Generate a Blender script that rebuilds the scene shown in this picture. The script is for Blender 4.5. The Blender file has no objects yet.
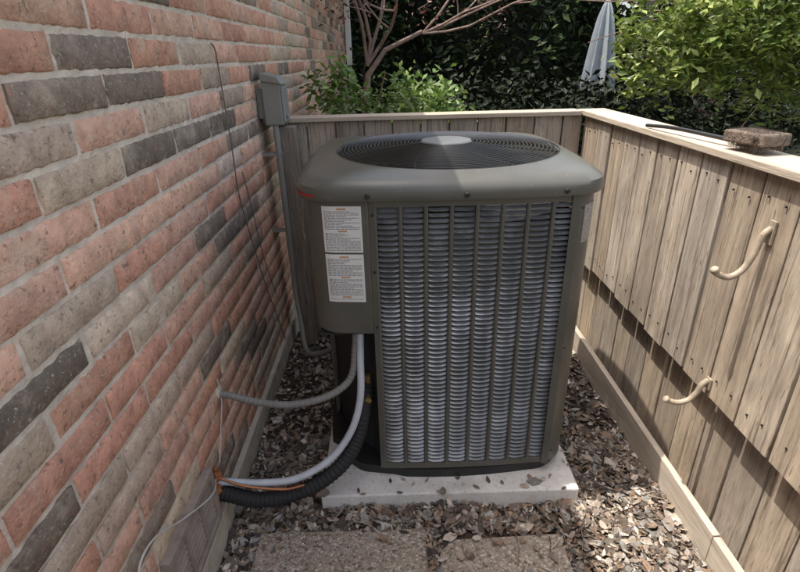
import bpy, math, random
import numpy as np
from mathutils import Vector, Matrix
random.seed(7); rng=np.random.default_rng(7)
H=1.5   # eye height; all z values below are relative to the eye, ground is z=-1.5
scene=bpy.context.scene
# ------------------------------------------------------------ helpers
class MB:
    def __init__(s): s.v=[];s.f=[];s.m=[];s.c=[]
    def add(s,vs,fs,mi=0,col=(1,1,1)):
        o=len(s.v); s.v.extend([tuple(p) for p in vs])
        for f in fs:
            s.f.append(tuple(i+o for i in f)); s.m.append(mi); s.c.append(col)
    def box(s,x0,x1,y0,y1,z0,z1,mi=0,col=(1,1,1),rot=None):
        vs=[(x,y,z) for x in(x0,x1) for y in(y0,y1) for z in(z0,z1)]
        if rot is not None:
            c=Vector(((x0+x1)/2,(y0+y1)/2,(z0+z1)/2)); vs=[tuple(c+rot@(Vector(p)-c)) for p in vs]
        s.add(vs,[(0,1,3,2),(4,6,7,5),(0,4,5,1),(2,3,7,6),(0,2,6,4),(1,5,7,3)],mi,col)
    def tube(s,pts,r,n=10,mi=0,col=(1,1,1),cap=True):
        pts=[Vector(p) for p in pts]; N=len(pts)
        if not hasattr(r,'__len__'): r=[r]*N
        t=(pts[1]-pts[0]).normalized()
        up=Vector((0,0,1)) if abs(t.z)<.9 else Vector((1,0,0))
        nrm=t.cross(up).normalized(); vs=[]
        for i,p in enumerate(pts):
            tt=(pts[min(i+1,N-1)]-pts[max(i-1,0)]).normalized()
            nrm=(nrm-tt*nrm.dot(tt)).normalized(); b=tt.cross(nrm)
            for k in range(n):
                a=2*math.pi*k/n; vs.append(p+(nrm*math.cos(a)+b*math.sin(a))*r[i])
        fs=[(i*n+k,i*n+(k+1)%n,(i+1)*n+(k+1)%n,(i+1)*n+k) for i in range(N-1) for k in range(n)]
        if cap: fs+= [tuple(range(n))[::-1],tuple((N-1)*n+k for k in range(n))]
        s.add(vs,fs,mi,col)
    def obj(s,name,mats,parent=None,smooth=False,bevel=0,seg=2):
        me=bpy.data.meshes.new(name)
        me.from_pydata([(x,y,z+H) for x,y,z in s.v],[],s.f)
        for m in mats: me.materials.append(m)
        me.polygons.foreach_set('material_index',s.m)
        a=me.color_attributes.new('Col','FLOAT_COLOR','CORNER')
        tot=np.array([len(f) for f in s.f]); c=np.array(s.c,dtype=np.float32)
        c=np.concatenate([c,np.ones((len(c),1),np.float32)],1)
        a.data.foreach_set('color',np.repeat(c,tot,axis=0).ravel())
        if smooth: me.polygons.foreach_set('use_smooth',[True]*len(s.f))
        me.update()
        o=bpy.data.objects.new(name,me); scene.collection.objects.link(o)
        if parent: o.parent=parent
        if bevel:
            b=o.modifiers.new('b','BEVEL'); b.width=bevel; b.segments=seg; b.limit_method='ANGLE'
        return o
def empty(name):
    o=bpy.data.objects.new(name,None); scene.collection.objects.link(o); return o
def smooth_path(pts,n=8):
    P=[Vector(p) for p in pts]; P=[2*P[0]-P[1]]+P+[2*P[-1]-P[-2]]; out=[]
    for i in range(1,len(P)-2):
        for k in range(n):
            t=k/n; a,b,c,d=P[i-1:i+3]
            out.append(.5*((2*b)+(c-a)*t+(2*a-5*b+4*c-d)*t*t+(3*b-a-3*c+d)*t**3))
    out.append(P[-2]); return out
def shade_auto(o,ang=40):
    o.data.polygons.foreach_set('use_smooth',[True]*len(o.data.polygons))
    o.data.set_sharp_from_angle(angle=math.radians(ang))
# ------------------------------------------------------------ materials
def mat(name,base=(.5,.5,.5),rough=.6,metal=0,attr=False,nscale=8,var=.15,stretch=(1,1,1),bump=.3,bscale=60,bdist=.002,
        spots=None,coat=0,spec=.5,transl=0):
    m=bpy.data.materials.new(name); m.use_nodes=True; nt=m.node_tree; N=nt.nodes; L=nt.links
    p=N['Principled BSDF']; p.inputs['Roughness'].default_value=rough; p.inputs['Metallic'].default_value=metal
    p.inputs['Coat Weight'].default_value=coat; p.inputs['Specular IOR Level'].default_value=spec
    tc=N.new('ShaderNodeTexCoord'); mp=N.new('ShaderNodeMapping'); mp.inputs['Scale'].default_value=stretch
    L.new(tc.outputs['Object'],mp.inputs['Vector'])
    n1=N.new('ShaderNodeTexNoise'); n1.inputs['Scale'].default_value=nscale; n1.inputs['Detail'].default_value=4; n1.inputs['Roughness'].default_value=.65
    L.new(mp.outputs[0],n1.inputs['Vector'])
    mr=N.new('ShaderNodeMapRange'); mr.inputs['From Min'].default_value=.3; mr.inputs['From Max'].default_value=.7
    mr.inputs['To Min'].default_value=1-var; mr.inputs['To Max'].default_value=1+var
    L.new(n1.outputs['Fac'],mr.inputs['Value'])
    mul=N.new('ShaderNodeVectorMath'); mul.operation='SCALE'
    if attr:
        at=N.new('ShaderNodeAttribute'); at.attribute_name='Col'
        m0=N.new('ShaderNodeVectorMath'); m0.operation='MULTIPLY'; m0.inputs[1].default_value=base
        L.new(at.outputs['Color'],m0.inputs[0]); L.new(m0.outputs[0],mul.inputs[0])
    else: mul.inputs[0].default_value=base
    L.new(mr.outputs[0],mul.inputs['Scale']); col=mul.outputs[0]
    for sp in (spots or []):   # (scale,lo,hi,color,stretch,amount)
        n=N.new('ShaderNodeTexNoise'); n.inputs['Scale'].default_value=sp[0]; n.inputs['Detail'].default_value=4; n.inputs['Roughness'].default_value=.7
        m2=N.new('ShaderNodeMapping'); m2.inputs['Scale'].default_value=sp[4]; m2.inputs['Location'].default_value=(sp[0],3.1*sp[1],1)
        L.new(tc.outputs['Object'],m2.inputs['Vector']); L.new(m2.outputs[0],n.inputs['Vector'])
        r=N.new('ShaderNodeMapRange'); r.inputs['From Min'].default_value=sp[1]; r.inputs['From Max'].default_value=sp[2]; r.inputs['To Max'].default_value=sp[5]
        L.new(n.outputs['Fac'],r.inputs['Value'])
        mx=N.new('ShaderNodeMix'); mx.data_type='RGBA'; L.new(r.outputs[0],mx.inputs['Factor'])
        L.new(col,mx.inputs['A']); mx.inputs['B'].default_value=(*sp[3],1); col=mx.outputs['Result']
    L.new(col,p.inputs['Base Color'])
    if bump:
        n3=N.new('ShaderNodeTexNoise'); n3.inputs['Scale'].default_value=bscale; n3.inputs['Detail'].default_value=4
        L.new(mp.outputs[0],n3.inputs['Vector'])
        b=N.new('ShaderNodeBump'); b.inputs['Strength'].default_value=bump; b.inputs['Distance'].default_value=bdist
        L.new(n3.outputs['Fac'],b.inputs['Height']); L.new(b.outputs[0],p.inputs['Normal'])
    if transl:
        tr=N.new('ShaderNodeBsdfTranslucent'); L.new(col,tr.inputs['Color'])
        ms=N.new('ShaderNodeMixShader'); ms.inputs[0].default_value=transl
        L.new(p.outputs[0],ms.inputs[1]); L.new(tr.outputs[0],ms.inputs[2]); L.new(ms.outputs[0],N['Material Output'].inputs['Surface'])
    return m
M_brick=mat('brick',(1,1,1),.9,attr=True,nscale=22,var=.26,bump=1,bscale=110,bdist=.004,
   spots=[(9,.52,.70,(.62,.51,.39),(1,1,1),.5),(28,.55,.70,(.44,.20,.13),(1,1,1),.4),(60,.57,.67,(.13,.095,.07),(1,1,1),.7),(120,.60,.70,(.72,.64,.54),(1,1,1),.7)])
M_mortar=mat('mortar',(.66,.57,.46),.95,nscale=12,var=.2,bump=.8,bscale=160,bdist=.003,spots=[(30,.55,.75,(.40,.33,.26),(1,1,1),.5)])
M_conc=mat('concrete',(.72,.70,.66),.9,nscale=10,var=.12,bump=.5,bscale=150,bdist=.002,spots=[(90,.58,.66,(.25,.22,.20),(1,1,1),.6),(5,.55,.75,(.42,.38,.32),(1,1,1),.6)])
M_found=mat('foundation_concrete',(.56,.50,.41),.95,nscale=7,var=.2,bump=.6,bscale=90,bdist=.003,spots=[(12,.5,.75,(.24,.19,.14),(1,1,1),.6)])
WS=[(9,.52,.66,(.15,.115,.085),(9,9,.35),.9),(3.2,.50,.68,(.22,.17,.13),(1,1,.5),.7),(40,.62,.68,(.07,.05,.04),(3,3,.4),.85),(14,.58,.70,(.60,.53,.44),(6,6,.4),.6),(1.3,.48,.68,(.28,.225,.175),(1,1,.8),.6)]
M_wood=mat('fence_wood',(1,1,1),.85,attr=True,nscale=5,var=.28,stretch=(6,6,.5),bump=1,bscale=22,bdist=.006,spots=WS)
M_cap=mat('cap_wood',(1,1,1),.85,attr=True,nscale=5,var=.18,stretch=(6,.5,6),bump=.6,bscale=22,bdist=.003,
   spots=[(9,.56,.70,(.24,.18,.13),(9,.35,9),.7),(2,.5,.7,(.34,.27,.2),(1,1,1),.5)])
M_paint=mat('unit_paint',(.108,.106,.090),.30,nscale=4,var=.1,bump=.05,bscale=300,bdist=.0005,spots=[(6,.50,.75,(.17,.16,.135),(1,1,1),.4),(60,.62,.72,(.28,.255,.21),(1,1,1),.35)])
M_guard=mat('guard_paint',(.035,.035,.033),.35,bump=0)
M_louv=mat('louver_paint',(.17,.175,.175),.25,metal=.35,nscale=9,var=.15,bump=0,spots=[(5,.46,.66,(.46,.48,.50),(1,1,1),.6)])
M_black=mat('black_plastic',(.02,.02,.02),.5,bump=.1)
M_dark=mat('dark_interior',(.022,.022,.022),.8,bump=0)
M_coil=mat('coil_fins',(.16,.18,.20),.4,metal=.6,nscale=60,var=.35,stretch=(6,6,.4),bump=.5,bscale=60)
M_white=mat('label_paper',(.75,.75,.72),.5,bump=0,var=.05)
M_ink=mat('label_ink',(.13,.13,.14),.6,bump=0)
M_orange=mat('label_orange',(.55,.30,.16),.6,bump=0)
M_red=mat('red_sticker',(.50,.02,.02),.5,bump=0)
M_cond=mat('grey_conduit',(.22,.215,.20),.45,nscale=20,var=.12,bump=.2)
M_silver=mat('line_cover',(.52,.55,.60),.35,nscale=20,var=.12,bump=.2)
M_foam=mat('black_foam',(.018,.018,.020),.7,bump=.6,bscale=80,bdist=.003)
M_orfoam=mat('sealant_foam',(.36,.13,.05),.8,bump=1,bscale=90,bdist=.006,nscale=30,var=.4)
M_box=mat('disconnect_box_paint',(.24,.24,.215),.5,nscale=8,var=.1,bump=.15)
M_soil=mat('soil',(.07,.05,.035),1,nscale=30,var=.5,bump=1,bscale=50,bdist=.02)
M_ground=mat('ground_soil_grass',(.10,.10,.055),1,nscale=3,var=.4,bump=1,bscale=20,bdist=.03)
M_chip=mat('mulch_chips',(1,1,1),.75,attr=True,nscale=60,var=.3,bump=.4,bscale=120)
M_leaf=mat('leaves',(1,1,1),.42,attr=True,nscale=3,var=.15,bump=0,transl=.3)
M_dleaf=mat('shaded_leaves',(1,1,1),.6,attr=True,nscale=3,var=.2,bump=0,spec=.25)
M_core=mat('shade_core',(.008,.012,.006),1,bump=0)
M_bark=mat('bark',(.20,.13,.10),.9,nscale=20,var=.3,stretch=(3,3,.6),bump=.8,bscale=40,bdist=.006)
M_hook=mat('painted_hook',(.40,.33,.25),.5,nscale=30,var=.3,bump=.3,spots=[(60,.6,.7,(.15,.08,.05),(1,1,1),.7)])
M_umb=mat('umbrella_fabric',(.28,.31,.33),.9,nscale=4,var=.12,bump=.2)
M_trim=mat('white_trim',(.75,.74,.70),.5,bump=0,var=.05)
M_roof=mat('roof_shingles',(.12,.11,.10),.95,nscale=20,var=.4,bump=.8)
M_brist=mat('bristles',(.17,.13,.10),.9,nscale=80,var=.5,bump=1,bscale=200,bdist=.005)
def agg():
    m=mat('exposed_aggregate',(.3,.25,.2),.85,bump=0); nt=m.node_tree;N=nt.nodes;L=nt.links;p=N['Principled BSDF']
    tc=N.new('ShaderNodeTexCoord'); v=N.new('ShaderNodeTexVoronoi'); v.inputs['Scale'].default_value=120; L.new(tc.outputs['Object'],v.inputs['Vector'])
    cr=N.new('ShaderNodeValToRGB'); e=cr.color_ramp.elements
    e[0].position=0;e[0].color=(.14,.10,.075,1);e[1].position=1;e[1].color=(.68,.60,.50,1)
    for pos,c in((.3,(.36,.27,.20,1)),(.6,(.50,.42,.34,1)),(.8,(.32,.30,.27,1))):
        x=e.new(pos);x.color=c
    sep=N.new('ShaderNodeSeparateColor'); L.new(v.outputs['Color'],sep.inputs[0]); L.new(sep.outputs[0],cr.inputs[0])
    mx=N.new('ShaderNodeMix');mx.data_type='RGBA'; r=N.new('ShaderNodeMapRange'); r.inputs['From Min'].default_value=.45;r.inputs['From Max'].default_value=.75
    L.new(v.outputs['Distance'],r.inputs['Value']);L.new(r.outputs[0],mx.inputs['Factor']);L.new(cr.outputs[0],mx.inputs['A']);mx.inputs['B'].default_value=(.30,.26,.21,1)
    L.new(mx.outputs['Result'],p.inputs['Base Color'])
    b=N.new('ShaderNodeBump'); b.invert=True; b.inputs['Strength'].default_value=1;b.inputs['Distance'].default_value=.004
    L.new(v.outputs['Distance'],b.inputs['Height']);L.new(b.outputs[0],p.inputs['Normal']); return m
M_agg=agg()
# ------------------------------------------------------------ ground
g=MB(); g.add([(-100,-100,-1.53),(100,-100,-1.53),(100,100,-1.53),(-100,100,-1.53)],[(0,1,2,3)]); g.obj('ground',[M_ground])
def gz(x,y): return -1.492+.012*math.sin(x*7+1.3)*math.cos(y*5.1)+.008*math.sin(x*17+y*13)
mu=empty('mulch_bed')
g=MB(); nx,ny=50,110; vs=[]
for j in range(ny+1):
    for i in range(nx+1):
        x=-.60+1.60*i/nx; y=-1.2+3.85*j/ny; vs.append((x,y,gz(x,y)))
g.add(vs,[(j*(nx+1)+i,j*(nx+1)+i+1,(j+1)*(nx+1)+i+1,(j+1)*(nx+1)+i) for j in range(ny) for i in range(nx)])
g.obj('soil',[M_soil],mu,smooth=True)
g=MB(); pal=[(.26,.175,.115),(.34,.26,.19),(.12,.09,.065),(.42,.35,.28),(.28,.19,.13),(.17,.14,.11),(.36,.29,.235),(.58,.51,.43),(.24,.22,.20),(.14,.11,.09),(.08,.06,.05),(.36,.34,.31)]
for i in range(22000):
    x=random.uniform(-.59,.95); y=random.uniform(.75,2.6)
    if i>9500: y=random.uniform(.75,1.7)
    onp=(-.485<x<.075 or .12<x<.53) and y<1.205
    if onp and (random.random()<.97 or y<1.1 and random.random()<.6): continue
    if -.27<x<.6 and 1.4<y<2.35: continue
    pad=(-.29<x<.635) and y>1.325
    if pad and random.random()<.975: continue
    L=random.uniform(.006,.020) if i%7 else random.uniform(.020,.034); W=L*random.uniform(.25,.75); cu=random.uniform(-.3,.6)*W
    q=.3 if (onp or pad) else 1
    R=Matrix.Rotation(random.uniform(0,6.28),3,'Z')@Matrix.Rotation(random.gauss(0,.42)*q,3,'X')@Matrix.Rotation(random.gauss(0,.42)*q,3,'Y')
    c=Vector((x,y,-1.457 if onp else (-1.420 if pad else gz(x,y)+random.uniform(.001,.020))))
    k=random.uniform(.6,1); P=[(-L,0,cu),(-L*.4*k,-W,0),(L*.45,-W*.85*k,0),(L,0,cu*.5),(L*.4*k,W,0),(-L*.5,W*.9*k,0),(0,0,-cu*.6)]
    b=random.choice(pal); s=random.uniform(.6,1.3); col=tuple(min(.75,q2*s) for q2 in b)
    g.add([c+R@Vector(p) for p in P],[(6,0,1),(6,1,2),(6,2,3),(6,3,4),(6,4,5),(6,5,0)],0,col)
for i in range(160):
    x=random.uniform(-.58,.93); y=random.uniform(.8,2.4)
    if (-.31<x<.65 and y>1.3): continue
    a=random.uniform(0,3.14); L=random.uniform(.02,.06); z=gz(x,y)+.022
    if (-.485<x<.075 or .12<x<.53) and y<1.2: z=-1.458
    g.tube([(x-L*math.cos(a),y-L*math.sin(a),z),(x,y,z+.004),(x+L*math.cos(a+.2),y+L*math.sin(a+.2),z)],.0016,4,0,random.choice(pal))
g.obj('wood_chips_and_dry_leaves',[M_chip],mu)
g=MB(); g.box(-.290,.635,1.325,2.40,-1.50,-1.425); g.obj('concrete_pad',[M_conc],bevel=.006)
g=MB(); g.box(-.485,.075,.72,1.215,-1.51,-1.462); g.obj('paving_slab',[M_agg],bevel=.008)
g=MB(); g.box(.12,.53,.68,1.175,-1.51,-1.466,rot=Matrix.Rotation(.03,3,'Z')); g.obj('paving_slab',[M_agg],bevel=.008)
# ------------------------------------------------------------ brick house
house=empty('brick_house')
WX=-.62; WEND=7.9; EZ=.96
def brick_col():
    r=random.random()
    if r<.19: b=(.24,.185,.14); q0=random.uniform(.7,1.35); b=tuple(q*q0 for q in b)
    elif r<.30: b=(.60,.46,.34)
    elif r<.40: b=(.47,.355,.26)
    elif r<.78: b=(.65,.385,.27)
    else: b=(.58,.30,.20)
    s=random.uniform(.88,1.15); return tuple(q*s*random.uniform(.98,1.02) for q in b)
g=MB(); CH=.077; BL=.31
z=-.02-CH*18
k=-18
while z<EZ+.01:
    y=.88-BL*8+(0 if (k%2==1) else BL/2)
    while y<WEND:
        y0,y1=y+.0055+random.uniform(-.0015,.0015),min(y+BL-.0065+random.uniform(-.003,.002),WEND)
        z0,z1=z+.006+random.uniform(-.001,.001),z+CH-.006+random.uniform(-.0015,.0015)
        if y1-y0>.03:
            nu,nv=(16,4) if y<4 else (3,2); vs=[];off=random.uniform(-.0025,.002); tl=random.uniform(-.002,.002)
            chip=random.random()<.3; cb=random.choice((0,nu)); ca=random.choice((0,nv))
            for a in range(nv+1):
                for b in range(nu+1):
                    u,v=b/nu,a/nv; edge=(a in(0,nv))or(b in(0,nu))
                    jy=random.uniform(-.0022,.0022) if b in(0,nu) else 0; jz=random.uniform(-.0018,.0018) if a in(0,nv) else 0
                    uu=u; vv=v
                    if nu>4:
                        if b==1: uu=.016
                        if b==nu-1: uu=.984
                        if a==1: vv=.07
                        if a==nv-1: vv=.93
                        if chip and a==ca and b==cb: jy+=.010*(1 if b==0 else -1); jz+=.006*(1 if a==0 else -1)
                    x=WX+off+tl*(2*u-1)-(.0042 if edge else 0)+random.uniform(-.0006,.0006)
                    vs.append((x,y0+(y1-y0)*uu+jy,z0+(z1-z0)*vv+jz))
            n=nu+1; fs=[(a*n+b,a*n+b+1,(a+1)*n+b+1,(a+1)*n+b) for a in range(nv) for b in range(nu)]
            ring=[(0,b) for b in range(nu)]+[(a,nu) for a in range(nv)]+[(nv,b) for b in range(nu,0,-1)]+[(a,0) for a in range(nv,0,-1)]
            idx=[a*n+b for a,b in ring]; o=len(vs)
            for i in idx: p=vs[i]; vs.append((WX-.02,p[1],p[2]))
            m=len(idx); fs+=[(idx[i],o+i,o+(i+1)%m,idx[(i+1)%m]) for i in range(m)]
            g.add(vs,fs,0,brick_col())
        y+=BL
    z+=CH; k+=1
shade_auto(g.obj('bricks',[M_brick],house),50)
g=MB(); ys=np.arange(-1.6,4.2,.02); zs=np.arange(-1.5,EZ+.06,.02); vs=[(WX-.0055+random.uniform(-.0022,.0020),y,z) for z in zs for y in ys]; n=len(ys)
g.add(vs,[(a*n+b,a*n+b+1,(a+1)*n+b+1,(a+1)*n+b) for a in range(len(zs)-1) for b in range(n-1)])
g.box(-6,WX-.0105,-1.6,WEND-.004,-1.5,EZ+.06); g.obj('mortar_wall',[M_mortar],house,smooth=False)
g=MB(); g.box(-.70,-.600,-1.6,WEND+.01,-1.6,-1.385); g.obj('foundation',[M_found],house,bevel=.006)
g=MB(); g.box(-6,-.47,-1.9,8.2,EZ+.065,EZ+.09); g.box(-.47,-.45,-1.9,8.2,EZ-.03,EZ+.13); g.box(-.45,-.34,-1.9,8.2,EZ,EZ+.13); g.obj('shade_eave_and_gutter',[M_trim],house)  # out of view; added, with height and overhang set by its shade edge
g=MB(); RZ=EZ+.14; g.add([(-.41,-1.95,RZ),(-.41,8.25,RZ),(-3.5,8.25,RZ+1.2),(-3.5,-1.95,RZ+1.2),(-6.8,-1.95,RZ),(-6.8,8.25,RZ)],[(0,1,2,3),(3,2,5,4),(0,3,4),(1,5,2)]); g.obj('shade_roof',[M_roof],house)  # unseen roof, added for the house shade
g=MB(); g.box(-.615,-.535,WEND-.10,WEND-.03,-1.4,EZ-.03); g.box(-.618,-.60,WEND-.02,WEND+.1,-1.5,EZ+.06); g.obj('downspout',[M_trim],house,bevel=.01)
M_vent=mat('vent_metal',(.33,.27,.23),.55,nscale=20,var=.25,bump=.4)
g=MB(); vy0,vy1,vz0,vz1=.88,1.215,-1.375,-1.165
for (a,b,c,d) in((vy0,vy1,vz1-.02,vz1),(vy0,vy1,vz0,vz0+.02),(vy0,vy0+.02,vz0+.02,vz1-.02),(vy1-.02,vy1,vz0+.02,vz1-.02)): g.box(WX-.003,WX+.024,a,b,c,d)
for i in range(7):
    zz=vz0+.03+i*.0225; g.box(WX+.008,WX+.012,vy0+.02,vy1-.02,zz-.002,zz+.013,rot=Matrix.Rotation(-.6,3,'Y'))
for q in(.333,.667): 
    ym=vy0+(vy1-vy0)*q; g.box(WX-.004,WX+.021,ym-.005,ym+.005,vz0+.02,vz1-.02)
g.obj('foundation_vent',[M_vent],house,bevel=.0015)
g=MB(); g.box(WX-.002,WX+.0035,vy0+.01,vy1-.01,vz0+.01,vz1-.01); g.obj('vent_opening',[M_dark],house)
# ------------------------------------------------------------ fences
def wcol(d=1):
    s=random.uniform(.76,1.16)*d; t=random.uniform(-.02,.02); return ((.49+t)*s,.405*s,(.315-t)*s)
fr=empty('wooden_fence'); g=MB(); FX=.955
y=-1.4
while y<2.60:
    w=.138; w2=min(w,2.60-y)
    g.box(FX+random.uniform(-.003,.004),FX+.019,y+.002,y+w2-random.uniform(.002,.007),-.985+random.uniform(-.006,.006),-.292,0,wcol(),rot=Matrix.Rotation(random.uniform(-.006,.006),3,'X'))
    g.box(FX+.052+random.uniform(-.002,.002),FX+.069,y+.03,y+.03+w2-random.uniform(.003,.008),-1.50,-.93,0,wcol(.92))
    y+=w+.003
g.obj('boards',[M_wood],fr,bevel=.002)
g=MB(); 
for a,b in((-1.4,1.06),(1.063,2.605)): g.box(FX-.012,FX+.012,a,b,-1.50,-1.355+.003*(a>0),0,(.58,.50,.41))
g.box(FX+.02,FX+.050,-1.4,2.6,-.95,-.88,0,(.4,.3,.22))
g.box(FX+.070,FX+.10,-1.4,2.6,-1.30,-1.21,0,(.4,.3,.22)); g.box(FX+.02,FX+.055,-1.4,2.6,-.40,-.31,0,(.4,.3,.22)); g.obj('rails_and_kickboard',[M_cap],fr,bevel=.003)
g=MB(); g.box(FX-.022,FX+.115,-1.4,.42,-.290,-.268,0,(.50,.42,.33)); g.box(FX-.02,FX+.117,.423,2.66,-.290,-.267,0,(.50,.42,.33)); g.obj('cap_rail',[M_cap],fr,bevel=.003)
g=MB()
for yy in(-1.2,.7,2.62): g.box(FX+.072,FX+.16,yy-.045,yy+.045,-1.55,-.293,0,wcol(.9))
g.obj('posts',[M_wood],fr,bevel=.003)
g=MB()
y=-1.4
while y<2.6:
    for dy in(.035,.10):
        for zz in(-.355,-.92):
            yy=y+dy+random.uniform(-.008,.008); z2=zz+random.uniform(-.015,.015)
            g.box(FX-.0038,FX,yy-.0025,yy+.0025,z2-.0025,z2+.0025)
    y+=.141
g.obj('nails',[M_dark],fr)
fb=empty('wooden_fence'); g=MB(); x=-.56
while x<.93:
    w=min(.138,.945-x); g.box(x+.002,x+w-.003,2.60+random.uniform(-.002,.002),2.62,-1.46,-.292,0,wcol(.8)); x+=.141
g.obj('boards',[M_wood],fb,bevel=.002)
M_capx=mat('cap_wood_x',(1,1,1),.85,attr=True,nscale=5,var=.18,stretch=(.5,6,6),bump=.6,bscale=22,bdist=.003,spots=[(9,.54,.70,(.24,.18,.13),(.35,9,9),.7)])
g=MB(); g.box(-.60,FX-.024,2.575,2.69,-.290,-.268,0,(.46,.38,.29)); g.box(-.56,.94,2.622,2.66,-.42,-.32,0,(.36,.29,.22)); g.box(-.56,.94,2.622,2.66,-1.3,-1.21,0,(.36,.29,.22)); g.obj('cap_and_rails',[M_capx],fb,bevel=.003)
g=MB(); g.box(-.555,-.465,2.50,2.57,-1.5,-.30,0,(.26,.215,.17)); g.obj('post',[M_wood],fb,bevel=.004)
def hook(y,z,sc=1):
    g=MB(); X=FX
    g.box(X-.006,X,y-.012,y+.012,z-.03*sc,z+.03*sc)
    p=[(X-.004,y,z+.012),(X-.02,y+.002,z-.01*sc),(X-.028,y+.004,z-.06*sc),(X-.045,y+.006,z-.105*sc),(X-.075,y+.008,z-.125*sc),(X-.105,y+.01,z-.115*sc),(X-.120,y+.011,z-.098*sc)]
    sp=smooth_path(p,6); g.tube(sp,[.0085]*(len(sp)-6)+[.009,.0095,.0105,.0115,.011,.007],12)
    o=g.obj('wall_hook',[M_hook]); shade_auto(o,50)
hook(1.20,-.43); hook(1.27,-.94,.62)
br=empty('scrub_brush'); g=MB()
g.tube(smooth_path([(.945,1.93,-.258),(.955,1.75,-.246),(.985,1.50,-.247)],6),.0065,10); shade_auto(g.obj('handle',[M_black],br),50)
g=MB(); g.box(.955,1.045,1.345,1.48,-.244,-.212,rot=Matrix.Rotation(.2,3,'Z')); 
g.obj('head',[M_brist],br,bevel=.005)
g=MB()
for i in range(3000):
    x=random.uniform(.960,1.040);y=random.uniform(1.35,1.475); dx,dy=random.gauss(0,.005),random.gauss(0,.005)
    g.add([(x,y,-.225),(x+.002,y+.001,-.225),(x+dx+.001,y+dy,-.206 if i%2 else -.266)],[(0,1,2)])
g.obj('bristles',[M_brist],br)
# ------------------------------------------------------------ disconnect box + conduit
db=empty('electrical_disconnect_box'); g=MB()
bx=-.585; ox=-.49
g.box(bx,ox-.012,2.45,2.58,-.285,-.095); g.box(WX,bx,2.48,2.55,-.26,-.13)
g.add([(bx,2.44,-.095),(ox,2.44,-.110),(ox,2.59,-.110),(bx,2.59,-.095),(bx,2.44,-.060),(ox-.02,2.44,-.078),(ox-.02,2.59,-.078),(bx,2.59,-.060)],[(0,1,5,4),(1,2,6,5),(2,3,7,6),(4,5,6,7),(3,2,1,0)])
g.box(ox-.012,ox-.003,2.455,2.575,-.275,-.12); g.box(ox-.003,ox+.006,2.49,2.52,-.26,-.24)
g.obj('enclosure',[M_box],db,bevel=.004)
g=MB(); g.tube([(-.545,2.47,-.285),(-.545,2.47,-.95)],.014,12); g.tube(smooth_path([(-.545,2.47,-.95),(-.543,2.46,-1.15),(-.52,2.40,-1.3),(-.46,2.2,-1.36),(-.35,2.1,-1.3),(-.26,2.05,-1.2)]),.012,12)
for zz in(-.42,-.8): g.box(WX-.002,-.528,2.46,2.48,zz-.008,zz+.008)
shade_auto(g.obj('conduit',[M_box],db),50)
# ------------------------------------------------------------ air conditioner
ac=empty('air_conditioner')
CX,CY=.17,1.845; HW,HD=.44,.425; RAD=.10
def outline(hw,hd,r,n=12,bulge=.0,cx=CX,cy=CY):
    pts=[]
    for (sx,sy,a0) in((1,-1,-90),(1,1,0),(-1,1,90),(-1,-1,180)):
        ex=cx+sx*(hw-r); ey=cy+sy*(hd-r)
        for i in range(n+1):
            a=math.radians(a0+90*i/n); pts.append((ex+r*math.cos(a),ey+r*math.sin(a)))
    out=[]; m=len(pts)
    for i in range(m):
        p=pts[i];q=pts[(i+1)%m]; out.append(p)
        if (i+1)%(n+1)==0:
            dx,dy=q[0]-p[0],q[1]-p[1]; l=math.hypot(dx,dy); nx_,ny_=dy/l,-dx/l
            for k in range(1,12):
                t=k/12; b=bulge*(1-(2*t-1)**2); out.append((p[0]+dx*t+nx_*b,p[1]+dy*t+ny_*b))
    return out
def loft(mb,loops,close=True,capb=False,capt=False,mi=0):
    n=len(loops[0]); vs=[p for l in loops for p in l]; fs=[]
    for i in range(len(loops)-1):
        for k in range(n if close else n-1): fs.append((i*n+k,i*n+(k+1)%n,(i+1)*n+(k+1)%n,(i+1)*n+k))
    if capb: fs.append(tuple(range(n))[::-1])
    if capt: fs.append(tuple((len(loops)-1)*n+k for k in range(n)))
    mb.add(vs,fs,mi)
BU=.016; ZT=-.375
def L3(o,z): return [(x,y,z) for x,y in o]
FC=(.190,1.825); FR=.385
def circ(r,n,z,ref):
    return [(FC[0]+r*math.cos(a),FC[1]+r*math.sin(a),z) for a in ref]
o0=outline(HW+.022,HD+.022,.125,12,BU); ang=[math.atan2(y-FC[1],x-FC[0]) for x,y in o0]
g=MB(); loops=[L3(outline(HW+.012,HD+.012,.12,12,BU),ZT-.002),L3(outline(HW+.020,HD+.020,.124,12,BU),ZT),L3(o0,ZT+.006),L3(o0,-.346),L3(outline(HW+.018,HD+.018,.12,12,BU),-.336),L3(outline(HW+.002,HD+.002,.12,12,BU),-.322),L3(outline(HW-.014,HD-.014,.13,12,BU),-.315)]
loops.append(circ(FR+.014,0,-.305,ang)); loops.append(circ(FR+.004,0,-.300,ang)); loops.append(circ(FR-.004,0,-.306,ang)); loops.append(circ(FR-.006,0,-.40,ang))
loft(g,loops); shade_auto(g.obj('top_cap',[M_paint],ac),35)
g=MB(); nr=23
def gzr(r): return -.300+.022*(1-(r/FR)**2)
for i in range(nr):
    r=.095+(FR-.095)*i/(nr-1); n=80
    pts=[(FC[0]+r*math.cos(2*math.pi*k/n),FC[1]+r*math.sin(2*math.pi*k/n),gzr(r)) for k in range(n+1)]
    g.tube(pts,.0021,5,cap=False)
for k in range(8):
    a0=math.pi*k/4+.2; pts=[]
    for i in range(9):
        r=.07+(FR-.07)*i/8; a=a0+.25*(i/8)**1.2; pts.append((FC[0]+r*math.cos(a),FC[1]+r*math.sin(a),gzr(r)-.003))
    g.tube(pts,.003,6)
shade_auto(g.obj('fan_guard',[M_guard],ac),60)
g=MB(); n=40
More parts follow.
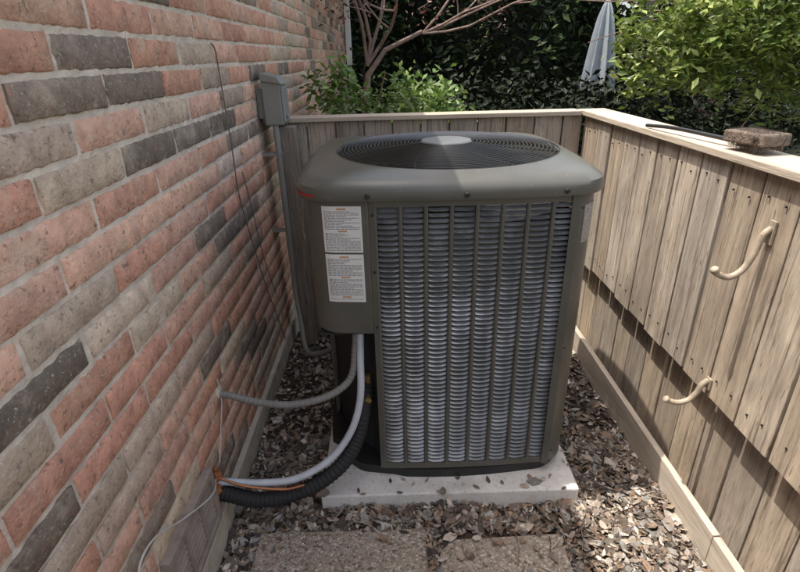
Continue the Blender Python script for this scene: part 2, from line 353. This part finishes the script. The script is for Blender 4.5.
loft(g,[[(FC[0]+r*math.cos(2*math.pi*k/n),FC[1]+r*math.sin(2*math.pi*k/n),z) for k in range(n)] for r,z in((.088,-.288),(.09,-.280),(.086,-.275),(.03,-.272))],capt=True,capb=True)
shade_auto(g.obj('guard_hub',[mat('hub_metal',(.16,.165,.165),.38,nscale=10,var=.1,bump=.1)],ac),40)
g=MB(); g.tube([(FC[0],FC[1],-.33),(FC[0],FC[1],-.465)],.06,24)
for k in range(3):
    a0=2*math.pi*k/3+.5; vs=[]
    for i in range(7):
        r=.05+.28*i/6
        for s in(-1,1): a=a0+s*(.5-.1*i/6); vs.append((FC[0]+r*math.cos(a),FC[1]+r*math.sin(a),-.40+s*.035))
    g.add(vs,[(2*i,2*i+1,2*i+3,2*i+2) for i in range(6)])
shade_auto(g.obj('fan',[M_dark],ac),40)
core=[(-.05,1.475),(.53,1.465),(.575,1.52),(.575,2.22),(-.23,2.22),(-.23,1.76),(-.16,1.60),(-.10,1.55)]
g=MB(); loft(g,[[(x,y,-1.39) for x,y in core],[(x,y,-.47) for x,y in core]],capb=True); g.obj('coil',[M_coil],ac)
g=MB(); g.add([(x,y,-.468) for x,y in core],[tuple(range(8))]); g.obj('fan_deck',[M_dark],ac)
def shell(mb,pts,z0,z1,th=.012):
    P=[Vector((x,y,0)) for x,y in pts]; inn=[]
    for i,p in enumerate(P):
        t=(P[min(i+1,len(P)-1)]-P[max(i-1,0)]).normalized(); nn=Vector((t.y,-t.x,0)); inn.append(p-nn*th)
    loop=[(p.x,p.y) for p in P]+[(p.x,p.y) for p in reversed(inn)]
    loft(mb,[[(x,y,z0) for x,y in loop],[(x,y,z1) for x,y in loop]],capb=True,capt=True)
def arc(a0,a1,ex,ey,r=RAD,n=12): return [(ex+r*math.cos(math.radians(a0+(a1-a0)*i/n)),ey+r*math.sin(math.radians(a0+(a1-a0)*i/n))) for i in range(n+1)]
x0,x1,y0,y1=CX-HW,CX+HW,CY-HD,CY+HD
def fy(x):
    t=(x-(x0+RAD))/(2*HW-2*RAD); t=min(1,max(0,t)); return y0-BU*(1-(2*t-1)**2)
GL,GR=-.072,.540
g=MB()
lp=[(x0,1.74)]+arc(180,270,x0+RAD,y0+RAD)+[(x,fy(x)) for x in np.linspace(x0+RAD+.01,GL-.004,6)]
shell(g,lp,-.815,ZT)
shade_auto(g.obj('service_panel',[M_paint],ac,bevel=.003),40)
g=MB()
shell(g,[(GR,fy(GR))]+arc(279,360,x1-RAD,y0+RAD)+[(x1,y0+RAD+.04)],-1.385,ZT)
shell(g,[(x1,y1-RAD-.04)]+arc(0,90,x1-RAD,y1-RAD)+[(x1-RAD-.04,y1)],-1.385,ZT)
shell(g,[(x0+RAD+.04,y1)]+arc(90,180,x0+RAD,y1-RAD)+[(x0,y1-RAD-.04)],-1.385,ZT)
shell(g,[(GL-.004,fy(GL)+.05),(GL-.003,fy(GL)+.003),(GL+.012,fy(GL+.012))],-1.385,ZT,.006)
shade_auto(g.obj('corner_posts',[M_paint],ac),40)
g=MB(); xs=np.linspace(GL+.012,GR,16)
shell(g,[(x,fy(x)+.001) for x in xs],-1.385,-1.360,.01); shell(g,[(x,fy(x)+.001) for x in xs],ZT-.022,ZT,.01)
shade_auto(g.obj('grille_rails',[M_paint],ac),40)
def grille(name,pfun,n,ncol,z0,z1,rows):
    g=MB()
    for c in range(ncol):
        for r in range(rows):
            zc=z0+(z1-z0)*(r+.5)/rows; h=(z1-z0)/rows
            t0=(c+.10)/ncol; t1=(c+.90)/ncol; K=5; vs=[]
            for i in range(K):
                t=t0+(t1-t0)*i/(K-1); p,nn=pfun(t); e=0 if 0<i<K-1 else .005
                for d,dz in((0.0-e,-.30*h),(-.0110,.10*h),(-.0125,.0*h),(-.0015-e,-.44*h)):
                    vs.append((p[0]+nn[0]*d,p[1]+nn[1]*d,zc+dz))
            fs=[(i*4+k,i*4+(k+1)%4,(i+1)*4+(k+1)%4,(i+1)*4+k) for i in range(K-1) for k in range(4)]+[(0,1,2,3),(4*K-4,4*K-1,4*K-2,4*K-3)]
            g.add(vs,fs,1)
    for c in range(ncol+1):
        t=c/ncol; p,nn=pfun(min(.999,max(.001,t))); tx,ty=-nn[1],nn[0]; w=.0068
        vs=[]
        for z in(z0,z1):
            for (s,d) in((-w,-.008),(-w*.8,.001),(0,.003),(w*.8,.001),(w,-.008)): vs.append((p[0]+tx*s+nn[0]*d,p[1]+ty*s+nn[1]*d,z))
        g.add(vs,[(0,1,6,5),(1,2,7,6),(2,3,8,7),(3,4,9,8)],0)
    return g.obj(name,[M_paint,M_louv],ac)
def pf(t): x=GL+.014+(GR-GL-.014)*t; return (x,fy(x)+.003),(0,-1)
shade_auto(grille('front_louvers',pf,0,8,-1.360,ZT-.022,56),25)
grille('right_louvers',lambda t:((x1-.003,y0+RAD+.04+(2*HD-2*RAD-.08)*t),(1,0)),0,7,-1.385,ZT,52)
grille('back_louvers',lambda t:((x1-RAD-.04-(2*HW-2*RAD-.08)*t,y1-.003),(0,1)),0,8,-1.385,ZT,52)
grille('left_louvers',lambda t:((x0+.003,y1-RAD-.04-(y1-RAD-.04-1.75)*t),(-1,0)),0,5,-1.385,ZT,52)
g=MB(); nb=[(GL-.006,fy(GL)+.05),(-.10,1.52),(-.17,1.57),(-.245,1.74)]
loft(g,[[(x,y,-1.385) for x,y in nb],[(x,y,-.80) for x,y in nb]],close=False); g.box(x0+.015,GL-.006,y0+.02,1.73,-.83,-.822); g.obj('valve_recess',[M_dark],ac)
g=MB(); bp=outline(HW-.004,HD-.004,.13,12,BU+.008)
bp=[(x,y) if not(x<-.02 and y<1.6) else (x+.045*max(0,min(1,(-.02-x)/.2)),y+.01) for x,y in bp]
loft(g,[L3(bp,-1.424),L3(bp,-1.388)],capb=True,capt=True); shade_auto(g.obj('base_pan',[M_black],ac),40)
g=MB(); M_brass=mat('brass',(.45,.33,.14),.4,metal=.8,bump=.1)
g.tube([(-.11,1.50,-1.16),(-.11,1.50,-1.03)],.012,12); g.tube([(-.11,1.44,-1.10),(-.11,1.50,-1.10)],.013,6); g.tube([(-.14,1.53,-1.26),(-.14,1.53,-1.12)],.014,12);g.tube([(-.14,1.47,-1.2),(-.14,1.53,-1.2)],.014,6)
g.obj('service_valves',[M_brass],ac)
g=MB()
for x in(-.075,.205,.49):
    n=12;c=(x,fy(x)-.024)
    loft(g,[[(x+r*math.cos(2*math.pi*k/n),c[1]-d,-.359+r*math.sin(2*math.pi*k/n)) for k in range(n)] for r,d in((.008,-.004),(.008,.0015),(.005,.004))],capt=True)
shade_auto(g.obj('screws',[M_black],ac),30)
g=MB()
for (x,z) in((-.065,-.42),(-.065,-.60),(-.065,-.79),(.552,-.42),(.552,-.9),(.552,-1.34)):
    n=8; yy=fy(x) if x<.5 else y0+.012
    loft(g,[[(x+r*math.cos(2*math.pi*k/n),yy-d,z+r*math.sin(2*math.pi*k/n)) for k in range(n)] for r,d in((.0045,-.004),(.0045,.0025),(.003,.0035))],capt=True)
g.obj('panel_screws',[M_black],ac)
lab=MB()
allp=lp; S=[0]
for a,b in zip(allp[:-1],allp[1:]): S.append(S[-1]+math.hypot(b[0]-a[0],b[1]-a[1]))
def on_panel(s,d):
    for i in range(len(S)-1):
        if S[i]<=s<=S[i+1]+1e-9:
            t=(s-S[i])/(S[i+1]-S[i]); a,b=allp[i],allp[i+1]; px,py=a[0]+(b[0]-a[0])*t,a[1]+(b[1]-a[1])*t
            l=S[i+1]-S[i]; nx_,ny_=(b[1]-a[1])/l,-(b[0]-a[0])/l; return px+nx_*d,py+ny_*d
def patch(s0,s1,z0,z1,d,mi):
    K=max(2,int((s1-s0)/.008)+1); vs=[]
    for i in range(K+1):
        x,y=on_panel(s0+(s1-s0)*i/K,d); vs+=[(x,y,z0),(x,y,z1)]
    lab.add(vs,[(2*i,2*i+2,2*i+3,2*i+1) for i in range(K)],mi)
SE=S[-1]; s0,s1=SE-.137,SE-.020
patch(s0,s1,-.535,-.393,.0012,0); patch(s0,s1,-.700,-.541,.0012,0)
for zt,zb in((-.393,-.535),(-.541,-.700)):
    z=zt-.006; c=0
    while z>zb+.006:
        if c%13==0:
            patch(s0+.045,s1-.045,z-.005,z,.0018,2); z-=.009
        else:
            x=s0+.006
            end=s1-.006-(random.uniform(.02,.06) if random.random()<.25 else 0)
            while x<end:
                w=random.uniform(.003,.013); patch(x,min(x+w,end),z-.0017,z,.0018,1); x+=w+.0022
            z-=.0048
        c+=1
lab.obj('warning_labels',[M_white,M_ink,M_orange],ac)
g=MB(); st=outline(HW+.0232,HD+.0232,.125,12,BU); st=[p for p in st if p[0]<CX-HW+.05 and p[1]<1.60]
vs=[]; 
for i,(x,y) in enumerate(st): vs+=[(x,y,-.364),(x,y,-.357)]
g.add(vs,[(2*i,2*i+2,2*i+3,2*i+1) for i in range(len(st)-1)]); g.obj('red_sticker',[M_red],ac)
g=MB(); a=arc(300,345,x1-RAD,y0+RAD,RAD+.0012,8); loft(g,[[(x,y,-.53) for x,y in a],[(x,y,-.41) for x,y in a]],close=False); g.obj('data_label',[mat('aged_label',(.33,.31,.28),.5,nscale=60,var=.5,stretch=(1,1,5),bump=0)],ac)
# ------------------------------------------------------------ pipes
def pipe(name,pts,r,m,rib=0,n=14):
    sp=smooth_path(pts,14); rr=[r]*len(sp)
    if rib:
        sp=smooth_path(pts,40); rr=[r+rib*math.sin(i*1.05) for i in range(len(sp))]
    g=MB(); g.tube(sp,rr,n); o=g.obj(name,[m]); shade_auto(o,60); return o
pipe('electrical_whip',[(-.14,1.50,-.80),(-.145,1.47,-.90),(-.165,1.44,-1.0),(-.24,1.41,-1.05),(-.36,1.40,-1.075),(-.48,1.41,-1.07),(-.58,1.42,-1.045),(-.66,1.425,-1.035)],.0125,M_cond,.0006)
pipe('liquid_line_conduit',[(-.125,1.49,-.80),(-.128,1.45,-.92),(-.135,1.41,-1.07),(-.175,1.38,-1.19),(-.25,1.34,-1.27),(-.36,1.30,-1.31),(-.48,1.28,-1.305),(-.58,1.27,-1.285),(-.66,1.265,-1.275)],.0125,M_silver)
pipe('insulated_suction_line',[(-.11,1.53,-1.06),(-.125,1.45,-1.13),(-.15,1.40,-1.22),(-.20,1.35,-1.29),(-.29,1.31,-1.345),(-.39,1.28,-1.365),(-.49,1.26,-1.36),(-.58,1.255,-1.325),(-.66,1.255,-1.30)],.026,M_foam,.0012,18)
pipe('copper_pipe',[(-.60,1.262,-1.262),(-.52,1.255,-1.292),(-.40,1.262,-1.318),(-.33,1.275,-1.315)],.0045,mat('copper',(.4,.17,.08),.4,metal=.7,bump=.1))
g=MB(); 
for i in range(18):
    c=Vector((WX+.004+random.uniform(0,.012),1.262+random.gauss(0,.018),-1.262+random.gauss(0,.025))); r=random.uniform(.008,.016)
    vs=[];n=8
    for a in range(5):
        ph=-math.pi/2+math.pi*(a+.5)/5
        for k in range(n): vs.append(c+Vector((math.cos(ph)*math.cos(2*math.pi*k/n),math.cos(ph)*math.sin(2*math.pi*k/n),math.sin(ph)))*r*random.uniform(.8,1.2))
    g.add(vs,[(a*n+k,a*n+(k+1)%n,(a+1)*n+(k+1)%n,(a+1)*n+k) for a in range(4) for k in range(n)]+[tuple(range(n))[::-1],tuple(4*n+k for k in range(n))])
g.obj('foam_sealant',[M_orfoam],smooth=True)
M_wire=mat('old_wire',(.16,.13,.11),.7,bump=0); M_wwire=mat('white_wire',(.6,.58,.54),.6,bump=0)
def wire(name,pts,r,m): 
    g=MB(); g.tube(smooth_path(pts,10),r,6); g.obj(name,[m],smooth=True)
W=WX+.007
wire('wall_cable',[(W,1.93,.05),(W+.004,1.95,.03),(W,1.97,-.05),(W+.003,1.97,-.28),(W,1.98,-.50),(W+.004,2.06,-.75),(W,2.18,-1.0),(W+.003,2.28,-1.2),(W+.01,2.35,-1.37)],.0026,M_wire)
wire('wall_cable',[(W,2.07,-.42),(W+.004,2.12,-.62),(W,2.20,-.85),(W,2.33,-1.1)],.002,M_wire)
wire('wall_cable',[(W,1.425,-.98),(W+.006,1.41,-1.06),(W,1.37,-1.15),(W+.004,1.30,-1.23)],.002,M_wwire)
wire('wall_cable',[(W,1.26,-1.255),(W+.03,1.15,-1.215),(W+.015,1.0,-1.14),(W+.008,.88,-1.06),(W+.006,.80,-1.05),(W+.004,.76,-1.12),(W+.003,.75,-1.25)],.0028,M_wwire)
g=MB(); g.tube([(WX-.005,1.425,-1.035),(WX+.010,1.425,-1.035)],.022,16)
g.obj('wall_sealant',[M_mortar],smooth=False,bevel=.006)
# ------------------------------------------------------------ foliage
def leaves(mb,C,size,cols,flat=.6,asp=.45):
    n=len(C); nrm=rng.normal(size=(n,3)); nrm[:,2]=np.abs(nrm[:,2])+flat; nrm/=np.linalg.norm(nrm,axis=1)[:,None]
    d=rng.normal(size=(n,3)); d-=nrm*np.sum(d*nrm,1)[:,None]; d/=np.linalg.norm(d,axis=1)[:,None]; e=np.cross(nrm,d)
    s=size*rng.uniform(.6,1.3,n)[:,None]
    A=C-d*s; B=C+e*s*asp+nrm*s*.12-d*s*.1; Cc=C+d*s; D=C-e*s*asp+nrm*s*.12-d*s*.1
    V=np.stack([A,B,Cc,D],1).reshape(-1,3); o=len(mb.v); mb.v.extend(map(tuple,V.tolist()))
    for i in range(n):
        q=o+4*i; mb.f.append((q,q+1,q+2)); mb.f.append((q,q+2,q+3)); mb.m+= [0,0]; c=cols[i]; mb.c+=[c,c]
def cl(n,base,v=.35,alt=None):
    out=[]
    for i in range(n):
        b=base if (alt is None or random.random()<.7) else alt
        s=random.uniform(1-v,1+v); out.append((b[0]*s,b[1]*s,b[2]*s))
    return out
def clumps(center,rad,nc,per,spread,shell_=.5):
    P=[]
    for i in range(nc):
        d=rng.normal(size=3); d/=np.linalg.norm(d); r=rng.uniform(shell_,1)
        c=np.array(center)+d*np.array(rad)*r
        P.append(c+rng.normal(size=(per,3))*spread*rng.uniform(.6,1.3))
    return np.concatenate(P)
def branches(mb,start,dirv,length,r,depth,spread=.6,tips=None,wob=.12):
    p=Vector(start); d=Vector(dirv).normalized(); pts=[p.copy()]
    n=5
    for i in range(n):
        d=(d+Vector((random.gauss(0,wob),random.gauss(0,wob),random.gauss(0,wob*.7)+.02))).normalized(); p=p+d*length/n; pts.append(p.copy())
    mb.tube(pts,[max(.0035,r*(1-.45*i/n)) for i in range(n+1)],7 if depth>1 else 4)
    if depth>0:
        for k in range(random.choice((2,3,3))):
            j=random.choice((2,3,4,5)); dd=(d+Vector((random.gauss(0,spread),random.gauss(0,spread),random.gauss(0,spread*.6)))).normalized()
            branches(mb,pts[j],dd,length*random.uniform(.55,.85),r*.55,depth-1,spread,tips,wob)
    elif tips is not None: tips.append(p.copy())
sh=empty('shrub'); g=MB()
for i in range(9): branches(g,(random.uniform(-.3,.4),3.5+random.uniform(-.2,.3),-1.5),(random.gauss(0,.2),random.gauss(0,.1),1),.8,.012,1,.4)
g.obj('stems',[M_bark],sh)
g=MB(); P=np.concatenate([clumps((.02,3.75,-.50),(.52,.5,.36),85,60,.062,.6),clumps((-.36,3.5,-.20),(.14,.2,.16),9,40,.05),clumps((-.05,3.7,-.85),(.6,.5,.5),40,40,.08)])
leaves(g,P,.032,cl(len(P),(.125,.205,.045),.5,(.22,.30,.08))); g.obj('leaves',[M_leaf],sh)
mp=empty('maple_tree'); g=MB(); tips=[]
for d,l in(((.35,.1,1),1.2),((.8,.0,.75),1.2),((-.15,0,1),1.1),((.1,0,1),1.2)): branches(g,(-.25,6.0,-.1),d,l,.020,3,.6,tips,.2)
for d,l in(((1,.0,.35),1.2),((1,.1,.10),1.3),((.9,.1,.55),1.2),((1,0,.25),1.0)): branches(g,(.35,6.0,.2),d,l,.014,3,.55,tips,.2)
g.tube([(-.3,6.0,-1.5),(-.32,6.0,-.9),(-.25,6.0,-.2),(-.05,6.0,.05),(.35,6.0,.22)],[.06,.045,.034,.025,.020],9)
g.obj('trunk_and_branches',[mat('maple_bark',(.26,.18,.15),.9,nscale=20,var=.3,bump=.5)],mp)
g=MB(); P=np.concatenate([np.array(t)+rng.normal(size=(30,3))*.11 for t in tips]); leaves(g,P,.026,cl(len(P),(.14,.05,.05),.5,(.24,.13,.10)),.3); g.obj('leaves',[M_leaf],mp)
hd=empty('hedge'); g=MB()
def hz(x): return 1.9-1.75*math.exp(-((x-3.95)/.40)**2)+.15*math.sin(x*3)
N=20000
X=rng.uniform(-3,7.5,N); 
Zt=np.array([hz(x) for x in X]); Z=-1.5+(Zt+1.5)*rng.uniform(0,1,N)**.8
Yf=8.2+.35*np.sin(X*2.1+Z*1.7)+.25*np.sin(X*5.3-Z*3.9)+np.abs(rng.normal(size=N))*.25
leaves(g,np.stack([X,Yf,Z],1),.070,cl(N,(.014,.026,.008),.7,(.045,.068,.018)),.3); g.obj('leaves',[M_dleaf],hd)  # hedge shade is put into these near-black leaf colours
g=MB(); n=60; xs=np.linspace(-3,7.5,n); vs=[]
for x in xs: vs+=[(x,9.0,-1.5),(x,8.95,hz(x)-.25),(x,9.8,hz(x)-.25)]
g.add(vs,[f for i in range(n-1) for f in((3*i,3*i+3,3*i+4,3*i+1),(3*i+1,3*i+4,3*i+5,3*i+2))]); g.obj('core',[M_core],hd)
hd2=empty('hedge'); g=MB(); P=np.concatenate([clumps((3.6,6.4,-.75),(2.1,.8,.8),150,55,.14,.5),clumps((1.4,7.0,-.9),(1.6,.5,.65),70,50,.14,.5)]); leaves(g,P,.050,cl(len(P),(.011,.018,.007),.6,(.02,.028,.011)),.4); g.obj('leaves',[M_dleaf],hd2)  # near-black leaf colours paint the shaded area beyond the fence
tr=empty('leafy_tree'); g=MB(); tips=[]
g.tube([(4.9,5.2,-1.5),(4.85,5.1,-.8),(4.7,5.0,-.1),(4.5,4.8,.5)],[.11,.09,.075,.06],10)
for d,l in(((-.9,-.2,.2),1.4),((-.9,-.2,.4),1.5),((-.4,-.5,.8),1.0),((.3,-.4,.6),1.0),((-1,0,.15),1.4),((-.6,-.7,.3),1.3)): branches(g,(4.7,5.0,0),d,l,.022,2,.4,tips)
g.obj('trunk_and_branches',[M_bark],tr)
g=MB(); P=np.concatenate([clumps((3.1,4.5,.42),(1.15,.8,.62),110,60,.085,.35),clumps((2.30,4.3,.03),(.62,.4,.40),56,50,.075,.4),clumps((3.5,4.3,.04),(.95,.6,.60),95,60,.09,.3)])
leaves(g,P,.040,cl(len(P),(.14,.20,.04),.5,(.32,.36,.11)),.7); g.obj('leaves',[M_leaf],tr)
um=empty('patio_umbrella'); g=MB(); UX,UY=2.95,7.7
n=48; loops=[]
for r,z in((.012,.62),(.05,.54),(.09,.40),(.13,.15),(.17,-.15),(.20,-.42),(.19,-.50)):
    loops.append([(UX+r*(1+.28*math.cos(8*a))*math.cos(a),UY+r*(1+.28*math.cos(8*a))*math.sin(a),z-.03*math.cos(8*a)*(r>.15)) for a in [2*math.pi*k/n for k in range(n)]])
loft(g,loops,capt=False,capb=True); o=g.obj('closed_canopy',[M_umb],um); shade_auto(o,70)
g=MB(); g.tube([(UX,UY,-1.5),(UX,UY,.68)],.022,10); g.box(UX-.25,UX+.25,UY-.25,UY+.25,-1.53,-1.46); g.obj('pole_and_base',[M_bark],um)
# ------------------------------------------------------------ light, world, camera
sd=Vector((-.37,.03,1)).normalized()
l=bpy.data.lights.new('sun','SUN'); l.energy=5.0; l.angle=math.radians(.53); l.color=(1,.94,.85)
so=bpy.data.objects.new('sun',l); scene.collection.objects.link(so); so.rotation_euler=sd.to_track_quat('Z','Y').to_euler(); so.location=(-3,0,12)
w=bpy.data.worlds.new('World'); scene.world=w; w.use_nodes=True; nt=w.node_tree
sk=nt.nodes.new('ShaderNodeTexSky'); sk.sky_type='NISHITA'; sk.sun_disc=False; sk.sun_elevation=math.asin(sd.z); sk.sun_rotation=math.atan2(sd.x,sd.y)
sk.dust_density=4.0; sk.ozone_density=.4
hs=nt.nodes.new('ShaderNodeHueSaturation'); hs.inputs['Saturation'].default_value=.60; nt.links.new(sk.outputs[0],hs.inputs['Color'])
bg=nt.nodes['Background']; bg.inputs['Strength'].default_value=.34; nt.links.new(hs.outputs[0],bg.inputs['Color'])
cd=bpy.data.cameras.new('camera'); cd.sensor_width=36; cd.lens=36*504/800; cd.clip_end=400; cd.clip_start=.02
co=bpy.data.objects.new('camera',cd); scene.collection.objects.link(co)
Yc=Vector((-10,231,-504)).normalized(); Zc=Vector((-27,1100,504)); Zc=(Zc-Yc*Zc.dot(Yc)).normalized(); Xc=Yc.cross(Zc)
R=Matrix((Xc,Yc,Zc)); co.matrix_world=Matrix.Translation((0,0,H))@R.to_4x4()
scene.camera=co
scene.view_settings.view_transform='Standard'; scene.view_settings.look='None'; scene.view_settings.exposure=0
